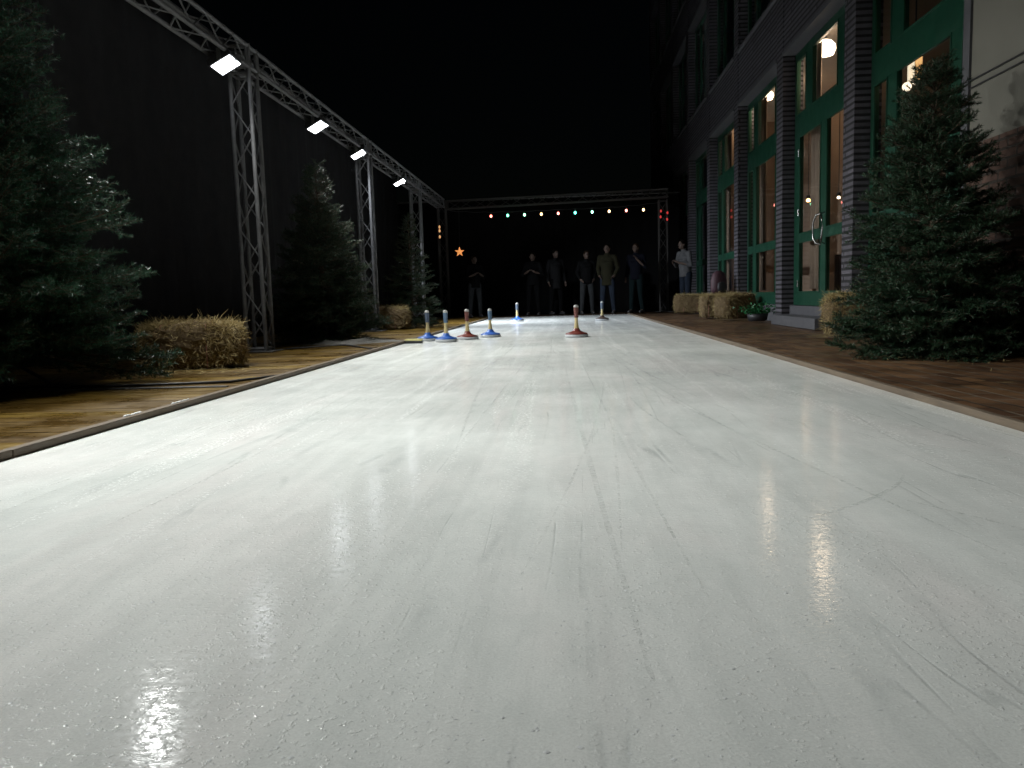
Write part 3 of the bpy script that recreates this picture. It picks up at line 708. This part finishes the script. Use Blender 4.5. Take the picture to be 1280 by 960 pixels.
# ------------------------------------------------------------ firs
def fir_crown(H_, Rad, z0, seed, levels, per, needle=(.026, .0036), dens=230, droop=.12, shape=.85, start_r=1.):
    rs = np.random.RandomState(seed); S0 = []; S1 = []; W = []
    for li in range(levels):
        f = li/(levels-1); z = z0+(H_-z0-.10)*f**1.03
        Lb = Rad*(1-f*.955)**shape
        if f < .08: Lb *= start_r
        k = max(4, int(per*(1-f*.55))); off = rs.rand()*6.28
        for j in range(k):
            a = off+j*2*math.pi/k+rs.randn()*.18; L = Lb*(.72+.40*rs.rand()); zz = z+rs.randn()*.03
            el = -.10+.75*f+rs.randn()*.10
            nseg = max(3, int(L/.07)); dirh = np.array([math.cos(a), math.sin(a), 0]); side = np.array([-math.sin(a), math.cos(a), 0])
            P = [np.array([0, 0, zz])]
            for s in range(nseg):
                u = s/nseg; e = el-droop*u*1.5+(.45*u**3)
                P.append(P[-1]+(dirh*math.cos(e)+np.array([0, 0, math.sin(e)])+side*rs.randn()*.07)*L/nseg)
            for s in range(nseg):
                W.append((P[s], P[s+1], .010*(1-s/nseg)*(L/.6)+.003))
                if s/nseg > .35: S0.append(P[s]); S1.append(P[s+1])
                if s/nseg > .18:
                    for sg in (-1, 1):
                        for rep in range(2 if rs.rand() < .55 else 1):
                            u = s/nseg; tl = (.10+.13*rs.rand())*(1.15-.5*u)*min(1.25, .55+L)
                            base = P[s]*(1-.5*rep)+P[s+1]*.5*rep
                            dv = (P[s+1]-P[s]); dv = dv/np.linalg.norm(dv)
                            tw = dv*.75+side*sg*(.75+.2*rs.rand())+np.array([0, 0, rs.randn()*.28+.05]); tw /= np.linalg.norm(tw)
                            e1 = base+tw*tl; S0.append(base); S1.append(e1)
                            if tl > .13:
                                for q in (-1, 1):
                                    t2 = tw+np.cross(tw, [0, 0, 1])*q*.8+np.array([0, 0, rs.randn()*.2]); t2 /= np.linalg.norm(t2)
                                    b2 = base+tw*tl*.45; S0.append(b2); S1.append(b2+t2*tl*.5)
            S0.append(P[-1]); S1.append(P[-1]+(P[-1]-P[-2])*.8)
    # leader
    for k in range(4): S0.append(np.array([0, 0, H_-.28+.07*k])); S1.append(np.array([rs.randn()*.004, rs.randn()*.004, H_-.21+.07*k]))
    S0 = np.array(S0); S1 = np.array(S1); ln = np.linalg.norm(S1-S0, axis=1); cnt = np.maximum(3, (ln*dens).astype(int))
    idx = np.repeat(np.arange(len(S0)), cnt); n = len(idx); u = rs.rand(n)
    D = (S1-S0)/ln[:, None]; d_ = D[idx]; base = S0[idx]+(S1-S0)[idx]*u[:, None]
    rnd = rs.randn(n, 3); rad = rnd-np.sum(rnd*d_, 1)[:, None]*d_; rad /= np.linalg.norm(rad, axis=1)[:, None]
    rad[:, 2] += .25
    nd = d_*(.55+.35*rs.rand(n))[:, None]+rad*.9; nd /= np.linalg.norm(nd, axis=1)[:, None]
    L = needle[0]*(.75+.5*rs.rand(n)); sd = np.cross(nd, rs.randn(n, 3)); sd /= np.linalg.norm(sd, axis=1)[:, None]
    w_ = needle[1]*.5
    V = np.stack([base-sd*w_, base+sd*w_, base+nd*L[:, None]+sd*w_*.25], 1).reshape(-1, 3)
    F = np.arange(3*n).reshape(-1, 3); mi = np.zeros(n, int)
    VW = []; FW_ = []; o = len(V)
    for p, q, r in W+[(S0[i], S1[i], .0022) for i in range(len(S0))]:
        dd = q-p; aa = np.cross(dd, [.3, .5, .8]); aa /= np.linalg.norm(aa)+1e-9; bb = np.cross(dd/np.linalg.norm(dd), aa)
        for c_, s_ in ((1, 0), (-.5, .87), (-.5, -.87)): VW.append(p+(aa*c_+bb*s_)*r)
        for c_, s_ in ((1, 0), (-.5, .87), (-.5, -.87)): VW.append(q+(aa*c_+bb*s_)*r*.8)
        for k in range(3):
            k2 = (k+1) % 3; FW_ += [(o+k, o+k2, o+3+k2), (o+k, o+3+k2, o+3+k)]
        o += 6
    V = np.concatenate([V, np.array(VW)]); F = np.concatenate([F, np.array(FW_)]); mi = np.concatenate([mi, np.ones(len(FW_), int)])
    return V, F, mi
def fir(label, loc, H_, Rad, z0, seed, levels, per, m='fir', stand=True, lean=(0, 0), **k):
    t = thing("fir_tree", label, "fir tree", loc, 0, "firs along the lane")
    V, F, mi = fir_crown(H_, Rad, z0, seed, levels, per, **k)
    np_mesh("crown", V, F, [M[m], M['bark']], mi, t)
    tr = MB(); tr.path([(0, 0, .05), (0.01, 0, H_*.4), (0, 0.005, H_*.8), (0, 0, H_-.12)], [.045, .032, .014, .005], 10); tr.build("trunk", M['bark'], t)
    if stand:
        s = MB(); s.tube((0, 0, .03), (0, 0, .22), .06, n=14); 
        for a in (20, 110, 200, 290):
            ca, sa = math.cos(R(a)), math.sin(R(a)); s.path([(ca*.05, sa*.05, .16), (ca*.2, sa*.2, .15), (ca*.33, sa*.33, .06), (ca*.38, sa*.38, .008)], .012, 8)
        s.build("tree_stand", M['black'], t)
    t.rotation_euler = (R(lean[0]), R(lean[1]), 0); return t
fir("tall dense bluish-green fir filling the left edge beside the hay bale", (-3.72, 4.85, 0), 3.1, 1.06, .30, 1, 30, 13, 'firblue', dens=300, shape=.72, needle=(.030, .0042))
fir("dark fir between the first and middle truss posts", (-3.2, 10.35, 0), 2.28, .80, .14, 2, 26, 13, 'fir', dens=270, shape=.72, needle=(.028, .0042))
fir("smaller dark fir between the middle and third truss posts, left of the blue curling stocks", (-2.92, 14.95, 0), 2.12, .58, .14, 3, 22, 11, 'fir', dens=250, shape=.75, needle=(.028, .0042))
fir("broad green fir on the right in front of the dark green window", (2.70, 6.15, 0), 2.10, .66, .07, 4, 28, 14, 'fir', dens=330, shape=.6, needle=(.030, .0052), lean=(0, -1))

# ------------------------------------------------------------ hay bales
def bale_mesh(L, W_, H_, seed, nst=3600):
    rs = np.random.RandomState(seed); rd = random.Random(seed)
    bm = bmesh.new(); bmesh.ops.create_cube(bm, size=1); bmesh.ops.subdivide_edges(bm, edges=bm.edges[:], cuts=9, use_grid_fill=True)
    for v in bm.verts:
        p = v.co*2; k = (abs(p.x)**4.5+abs(p.y)**4.5+abs(p.z)**4.5)**(1/4.5) or 1
        p = p/k if k > 1 else p
        q = Vector((p.x*L/2, p.y*W_/2, p.z*H_/2+H_/2)); 
        q.z *= 1+.05*math.sin(q.x*7+seed); q.y *= 1+.06*math.sin(q.x*5+seed*2)
        v.co = q+Vector((rd.uniform(-1, 1), rd.uniform(-1, 1), rd.uniform(-1, 1)))*.010
        if v.co.z < 0.004: v.co.z = .004
    me = bpy.data.meshes.new("straw_core"); bm.to_mesh(me); bm.free(); me.materials.append(M['strawcore'])
    # strands
    n = nst; ax = rs.choice([0, 1, 2], n, p=[.24, .40, .36]); sg = np.where(rs.rand(n) < .5, -1., 1.); sg[ax == 2] = 1
    P = (rs.rand(n, 3)-.5); P[np.arange(n), ax] = sg*.5*.97
    kk = np.maximum(1, (np.abs(P*2)**4.5).sum(1)**(1/4.5))[:, None]; P = P/kk*1.0
    P = P*np.array([L, W_, H_])*.99; P[:, 2] += H_/2
    nrm = np.zeros((n, 3)); nrm[np.arange(n), ax] = sg
    tang = rs.randn(n, 3)*np.array([1., 1., .9]); tang -= np.sum(tang*nrm, 1)[:, None]*nrm; tang /= np.linalg.norm(tang, axis=1)[:, None]
    out = np.abs(rs.randn(n))*.42; out[rs.rand(n) < .10] += .8
    d0 = tang+nrm*out[:, None]; d0 /= np.linalg.norm(d0, axis=1)[:, None]
    Ls = .03+.07*rs.rand(n); Ls[rs.rand(n) < .05] *= 1.7
    d1 = d0+rs.randn(n, 3)*.35+np.array([0, 0, -.18]); d1 /= np.linalg.norm(d1, axis=1)[:, None]
    p1 = P+d0*Ls[:, None]*.5; p2 = p1+d1*Ls[:, None]*.5
    sd = np.cross(d0, rs.randn(n, 3)); sd /= np.linalg.norm(sd, axis=1)[:, None]; w_ = (.0011+.0012*rs.rand(n))[:, None]
    P -= nrm*.01
    V = np.stack([P-sd*w_, P+sd*w_, p1+sd*w_, p1-sd*w_, p2+sd*w_*.5, p2-sd*w_*.5], 1).reshape(-1, 3); V[:, 2] = np.maximum(V[:, 2], .003)
    b = np.arange(n)[:, None]*6; F = np.concatenate([b+np.array([[0, 1, 2, 3]]), b+np.array([[3, 2, 4, 5]])])
    return me, V, F
def bale(label, loc, rz, seed, L=.86, W_=.42, H_=.37, nst=3600):
    t = thing("hay_bale", label, "hay bale", loc, rz, "hay bales beside the lane")
    me, V, F = bale_mesh(L, W_, H_, seed, nst)
    o = bpy.data.objects.new("straw_core", me); C.objects.link(o); o.parent = t
    np_mesh("loose_straw", V, F, [M['straw']], None, t)
    for s in (-.22, .22):
        m = MB(); x = s*L; a = W_/2+.004; m.path([(x, -a, .01), (x, -a, H_*.5), (x, -a+.02, H_-.01), (x, 0, H_+.004), (x, a-.02, H_-.01), (x, a, H_*.5), (x, a, .01)], .003, 6)
        m.build("twine", M['twine'], t)
    return t
bale("shaggy hay bale nearest on the left, beside the tall fir", (-3.08, 6.38, 0), R(8), 1, .80, .44, .37, 8000)
bale("hay bale glimpsed behind the dark fir on the left", (-3.95, 14.2, 0), R(4), 2, nst=2500)
bale("left-side hay bale standing right of the middle truss post", (-3.12, 14.05, 0), R(-6), 3, .62, .42, .40, nst=2500)
bale("farthest hay bale of the right row, before the person in white", (2.95, 19.8, 0), R(0), 4, .72, .4, .45, 2500)
bale("second farthest hay bale of the right row, with a dark bag on it", (2.84, 15.95, 0), R(-6), 5, .50, .8, .45, 3000)
bale("nearest hay bale of the right row, its pale end towards the lane", (3.0, 14.68, 0), R(38), 6, .80, .42, .45, 3500)
bale("hay bale half hidden behind the big right fir", (3.12, 8.72, 0), R(0), 7, .80, .42, .44, 4500)
def scatter_straw(cx, cy, rx, ry, n, seed, label):
    rs = np.random.RandomState(seed); P = np.stack([cx+rs.randn(n)*rx, cy+rs.randn(n)*ry, .004+rs.rand(n)*.012], 1)
    a = rs.rand(n)*6.28; d_ = np.stack([np.cos(a), np.sin(a), rs.randn(n)*.08], 1)*(.03+.05*rs.rand(n))[:, None]
    sd = np.stack([-np.sin(a), np.cos(a), 0*a], 1)*.0018
    V = np.stack([P-sd, P+sd, P+d_+sd, P+d_-sd], 1).reshape(-1, 3); V[:, 2] = np.maximum(V[:, 2], .003)
    o = np_mesh("scattered_straw", V, np.arange(4*n).reshape(-1, 4), [M['straw']]); struct(o, 'stuff'); tag(o, label, "straw")
scatter_straw(2.72, 8.45, .10, .22, 500, 1, "loose straw spilled at the foot of the bale behind the right fir")
scatter_straw(-2.9, 5.95, .40, .16, 420, 2, "loose straw strewn on the boards before the nearest left bale")
scatter_straw(2.9, 13.9, .5, .3, 500, 3, "loose straw strewn on the paving before the right row of bales")
scatter_straw(2.4, 6.2, .45, .9, 260, 4, "thin loose straw strewn on the paving round the right fir")

# bag on bale, planter
t = thing("backpack", "dark maroon backpack standing on the second farthest right bale", "bag", (2.98, 16.1, .45), R(20))
m = MB(); m.lathe([(.10, 0), (.15, .02), (.17, .12), (.165, .28), (.13, .40), (.06, .45), (.01, .46)], 20); o = m.build("bag_body", varied("maroon_nylon", (.05, .02, .028), (.07, .03, .04), 9, (.5, .7)), t); o.scale = (1, .7, 1)
m = MB(); m.lathe([(.05, 0), (.09, .01), (.10, .08), (.09, .17), (.03, .2)], 16); o = m.build("front_pocket", M['black'], t); o.scale = (1, .45, 1); o.location = (0, -.12, .04)
for s in (-1, 1): MB().path([(s*.06, .1, .08), (s*.09, .17, .2), (s*.06, .12, .38)], .012, 8).build("shoulder_strap", M['black'], t)
t = thing("plant_pot", "dark low pot with a bright green leafy plant at the brick pier's foot", "potted plant", (3.08, 13.3, 0))
MB().lathe([(.11, 0), (.15, .02), (.17, .13), (.16, .13), (.14, .10)], 20).build("pot", M['black'], t)
rs = np.random.RandomState(8); n = 420
P = np.stack([rs.randn(n)*.11, rs.randn(n)*.13, .13+np.abs(rs.randn(n))*.07], 1); a = rs.rand(n)*6.28
dv = np.stack([np.cos(a), np.sin(a), .5*rs.randn(n)], 1)*.05; sd = np.cross(dv, rs.randn(n, 3)); sd /= np.linalg.norm(sd, axis=1)[:, None]; sd *= .014
np_mesh("foliage", np.stack([P, P+dv*.5+sd, P+dv, P+dv*.5-sd], 1).reshape(-1, 3), np.arange(4*n).reshape(-1, 4), [M['leaf']], None, t)

# ------------------------------------------------------------ ice stocks
def stock(label, loc, dome, grip, lean=0., dirn=0., s=1.):
    t = thing("ice_stock", label, "ice stock", (*loc, .0005), 0, "ice stocks standing on the lane")
    MB().lathe([(.115, 0), (.132, .003), (.136, .010), (.136, .026), (.132, .032), (.115, .034)], 48).build("sliding_ring", M['ring'], t)
    MB().lathe([(.128, .0342), (.129, .040), (.118, .048), (.085, .056), (.058, .066), (.042, .080), (.034, .098), (.030, .103)], 48).build("dome", M[dome], t)
    MB().lathe([(.028, .1032), (.0255, .125), (.021, .16), (.0185, .195), (.0195, .218), (.0215, .226)], 28).build("wooden_stem", M['wood'], t)
    MB().lathe([(.0235, .2262), (.0245, .235), (.0235, .26), (.0255, .29), (.0275, .32), (.0265, .345)], 28).build("grip", M[grip], t)
    MB().lathe([(.0268, .3452), (.0285, .352), (.027, .364), (.018, .373), (.004, .376)], 28).build("grip_cap", M['cap'], t)
    t.scale = (s,)*3; t.rotation_euler = (0, 0, random.uniform(0, 6)); return t
stock("leftmost blue ice stock with a dark grip, beside the kerb and the sponge block", (-1.725, 9.78), 'blue', 'gripgrey')
stock("blue ice stock with a light blue grip, second from the left of the four", (-1.448, 9.46), 'blue', 'griplight')
stock("dark red ice stock standing between two blue ones", (-1.245, 9.88), 'red', 'gripred')
stock("rightmost blue ice stock of the close group of four", (-1.002, 10.33), 'blue', 'griplight', s=.98)
stock("lone blue ice stock far down the lane near its end", (-1.06, 16.9), 'blue', 'gripgrey', s=1.04)
stock("lone red-brown ice stock right of the lane's middle", (.104, 9.78), 'red', 'gripred', s=1.04)
stock("dark brown ice stock farthest right near the lane's end", (.675, 15.85), 'brown', 'gripgrey', s=1.)
t = thing("sponge_block", "small dark block with pale yellow top beside the leftmost blue stock", "sponge block", (-1.81, 9.3, 0))
MB().box(-.10, .10, -.045, .045, .031, .052).build("yellow_top", M['yellow'], t, .004); MB().box(-.10, .10, -.045, .045, .0005, .0305).build("black_body", M['black'], t, .003)

# ------------------------------------------------------------ cable and tree-foot clutter on the left deck
m = MB(); pts = [(-3.9, 4.9, .012), (-3.4, 4.98, .010), (-2.9, 4.93, .010), (-2.5, 4.99, .010), (-2.2, 5.05, .010), (-1.99, 5.4, .012), (-1.985, 6.6, .010), (-2.02, 8.2, .010), (-2.6, 9.2, .010), (-3.1, 8.6, .012)]
m.path(pts, .009, 8); tag(m.build("power_cable", M['black']), "black power cable lying across the deck boards before the nearest bale", "cable")
m = MB(); m.box(-3.55, -2.12, 4.80, 4.835, .001, .007); tag(m.build("lit_edge_strip", M['alu'], None, .001), "flat pale strip added across the deck as the lit edge of a board gap", "lit board edge")  # added strip imitating the lit edge along a gap between boards

# ------------------------------------------------------------ people
def remesh(mb, name, m, parent, vox):
    o = mb.build(name, m); md = o.modifiers.new("r", 'REMESH'); md.mode = 'VOXEL'; md.voxel_size = vox; md.use_smooth_shade = True
    sm = o.modifiers.new("s", 'SMOOTH'); sm.factor = .5; sm.iterations = 2
    dg = bpy.context.evaluated_depsgraph_get(); me = bpy.data.meshes.new_from_object(o.evaluated_get(dg)); me.name = name
    old = o.data; o.modifiers.clear(); o.data = me; bpy.data.meshes.remove(old); o.parent = parent; return o
def cap_(m, p, q, r0, r1): m.tube(p, q, r0, r1, 12); m.ball(p, r0, 12); m.ball(q, r1, 12)
skinm = varied("skin", (.07, .045, .035), (.09, .058, .045), 12, (.5, .65), .0004)
def person(label, loc, rz, h, coat, trousers, hair, arms='down', stance=.11, lean=0., coat_len=.85, hat=None, vox=.010):
    s = h/1.75; t = thing("person", label, "person", loc, rz); 
    def V_(x, y, z): return Vector((x, y+lean*max(0, z-.9), z))*s
    hip = [V_(sx*.095, 0, .92) for sx in (-1, 1)]; kn = [V_(sx*(.10+stance*.25), -.02-.02*sx, .50) for sx in (-1, 1)]
    an = [V_(sx*(.10+stance*.5), .02, .09) for sx in (-1, 1)]; sh = [V_(sx*.185, 0, 1.42) for sx in (-1, 1)]
    if arms == 'down': el = [V_(sx*.25, .03, 1.14) for sx in (-1, 1)]; wr = [V_(sx*.26, -.06, .90) for sx in (-1, 1)]; hd = [V_(sx*.25, -.09, .82) for sx in (-1, 1)]
    elif arms == 'pockets': el = [V_(sx*.255, .07, 1.15) for sx in (-1, 1)]; wr = [V_(sx*.20, -.07, .97) for sx in (-1, 1)]; hd = [V_(sx*.16, -.11, .93) for sx in (-1, 1)]
    elif arms == 'chest': el = [V_(sx*.27, -.06, 1.14) for sx in (-1, 1)]; wr = [V_(sx*.11, -.26, 1.20) for sx in (-1, 1)]; hd = [V_(sx*.05, -.30, 1.24) for sx in (-1, 1)]
    elif arms == 'phone': el = [V_(-.25, .03, 1.14), V_(.28, -.08, 1.15)]; wr = [V_(-.25, -.08, .91), V_(.16, -.27, 1.33)]; hd = [V_(-.24, -.11, .83), V_(.12, -.31, 1.40)]
    b = MB(); grow = 0
    for k in (0, 1):
        cap_(b, hip[k], kn[k], .078*s, .052*s); cap_(b, kn[k], an[k], .052*s, .036*s)
        cap_(b, sh[k], el[k], .046*s, .036*s); cap_(b, el[k], wr[k], .036*s, .026*s)
        cap_(b, an[k], an[k]+Vector((0, -.13, -.05))*s, .034*s, .03*s)
        d_ = (hd[k]-wr[k]).normalized(); pal = wr[k]+d_*.05*s; side = d_.cross(Vector((1 if k else -1, .2, .1))).normalized()
        cap_(b, wr[k], pal, .024*s, .028*s); cap_(b, pal-side*.022*s, pal+side*.022*s, .017*s, .017*s)
        for q in range(4):       # four fingers, curled, unequal
            o_ = side*(q-1.5)*.019*s; L = (.070, .080, .076, .060)[q]*s; p1 = pal+o_+d_*.03*s; p2 = p1+d_*L*.5
            p3 = p2+(d_*.5+Vector((0, -.5, -.3))).normalized()*L*.5; cap_(b, p1-d_*.02*s, p2, .0088*s, .0082*s); cap_(b, p2, p3, .0082*s, .007*s)
        p1 = wr[k]+d_*.02*s; cap_(b, p1, p1+(d_*.6-side*.8)*.055*s, .011*s, .009*s)
    for z0, z1, rx, ry in ((.90, 1.05, .135, .085), (1.05, 1.2, .125, .08), (1.2, 1.36, .135, .075)):
        b.ball(V_(0, 0, (z0+z1)/2), (rx*s, ry*s, (z1-z0)*s), 16)
    cap_(b, sh[0]*.9+sh[1]*.1, sh[1]*.9+sh[0]*.1, .040*s, .040*s); cap_(b, V_(0, .01, 1.42), V_(0, -.01, 1.54), .048*s, .048*s)
    hc = V_(0, -.02, 1.635)
    b.ball(hc, (.074*s, .094*s, .108*s), 20); b.ball(hc+Vector((0, -.03, -.055))*s, (.052*s, .062*s, .055*s), 14)
    cap_(b, hc+Vector((0, -.088, .012))*s, hc+Vector((0, -.112, -.022))*s, .009*s, .013*s)      # nose
    b.ball(hc+Vector((0, -.092, -.052))*s, (.022*s, .010*s, .008*s), 8)
    for sx in (-1, 1): b.ball(hc+Vector((sx*.076, .0, -.005))*s, (.010*s, .02*s, .032*s), 10)
    remesh(b, "body", skinm, t, vox*.8)
    e = MB()
    for sx in (-1, 1): e.ball(hc+Vector((sx*.030, -.0875, .012))*s, .0115*s, 8)
    e.build("eyes", M['black'], t)
    c = MB()
    for k in (0, 1):
        cap_(c, sh[k], el[k], .066*s, .056*s); cap_(c, el[k], wr[k], .056*s, .042*s)
    for z0, z1, rx, ry in ((1.12, 1.28, .178, .135), (1.27, 1.40, .19, .135)): c.ball(V_(0, 0, (z0+z1)/2), (rx*s, ry*s, (z1-z0)*s), 18)
    c.tube(V_(0, 0, coat_len), V_(0, 0, 1.02), .168*s, .158*s, 20); c.tube(V_(0, 0, 1.0), V_(0, 0, 1.3), .157*s, .175*s, 20)
    cap_(c, sh[0], sh[1], .066*s, .066*s); c.tube(V_(0, .0, 1.42), V_(0, -.005, 1.525), .085*s, .073*s, 14)
    o = remesh(c, "coat", coat, t, vox); o.scale = (1, .86, 1)
    tr = MB()
    for k in (0, 1): cap_(tr, hip[k], kn[k], .097*s, .072*s); cap_(tr, kn[k], an[k]+Vector((0, 0, -.02)), .070*s, .056*s)
    tr.ball(V_(0, 0, .93), (.165*s, .12*s, .12*s), 16); remesh(tr, "trousers", trousers, t, vox)
    for k in (0, 1):
        f = MB(); a = an[k]; cap_(f, Vector((a.x, a.y+.03*s, .048*s)), Vector((a.x, a.y-.15*s, .042*s)), .047*s, .041*s); cap_(f, Vector((a.x, a.y, .05*s)), Vector((a.x, a.y, .11*s)), .05*s, .05*s)
        remesh(f, "shoe", M['black'], t, vox)
    hm = MB(); hm.ball(hc+Vector((0, .016, .026))*s, (.085*s, .096*s, .098*s), 18); hm.ball(hc+Vector((0, .05, -.03))*s, (.07*s, .055*s, .08*s), 14)
    remesh(hm, "hat" if hat else "hair", hat or hair, t, vox)
    return t
def cl(n, c): return varied(n, tuple(v*.13 for v in c), tuple(v*.20 for v in c), 9, (.9, 1.), .001, spec=.08)
dk = cl("black_wool", (.02, .02, .022)); hair_d = cl("dark_hair", (.025, .018, .012)); hair_b = cl("brown_hair", (.10, .06, .035))
grey_t = cl("grey_denim", (.14, .15, .16)); jeans = cl("blue_denim", (.09, .12, .18)); olive = cl("olive_coat_cloth", (.10, .095, .055))
white_j = cl("pale_grey_jacket_cloth", (.5, .5, .52)); teal = cl("teal_cloth", (.03, .06, .065)); navy = cl("navy_cloth", (.025, .028, .05)); char_ = cl("charcoal_cloth", (.06, .06, .065))
person("person in black coat and grey trousers standing right of the orange star", (-2.42, 21.1, 0), R(25), 1.62, dk, grey_t, hair_b, 'chest')
person("person in dark clothes with hands at the chest, leftmost under the coloured bulbs", (-.90, 21.6, 0), R(-10), 1.68, dk, dk, hair_d, 'chest')
person("person in charcoal coat standing just left of the lane's far middle", (-.30, 21.9, 0), R(30), 1.76, char_, dk, hair_d, 'down', coat_len=.70)
person("person in black jacket and grey trousers beside the olive coat", (.52, 21.2, 0), R(10), 1.66, dk, grey_t, hair_b, 'pockets')
person("person in long olive coat and blue jeans at the far end", (1.05, 20.95, 0), R(-15), 1.80, olive, jeans, hair_d, 'pockets', coat_len=.72)
person("person in navy jacket and teal trousers raising one hand to the face", (1.80, 21.1, 0), R(-30), 1.80, navy, teal, hair_b, 'phone')
person("person in pale grey jacket with arms bent, behind the farthest right bale", (3.0-.04, 20.35, 0), R(-60), 1.80, white_j, jeans, hair_d, 'chest', lean=-.12, coat_len=.88)
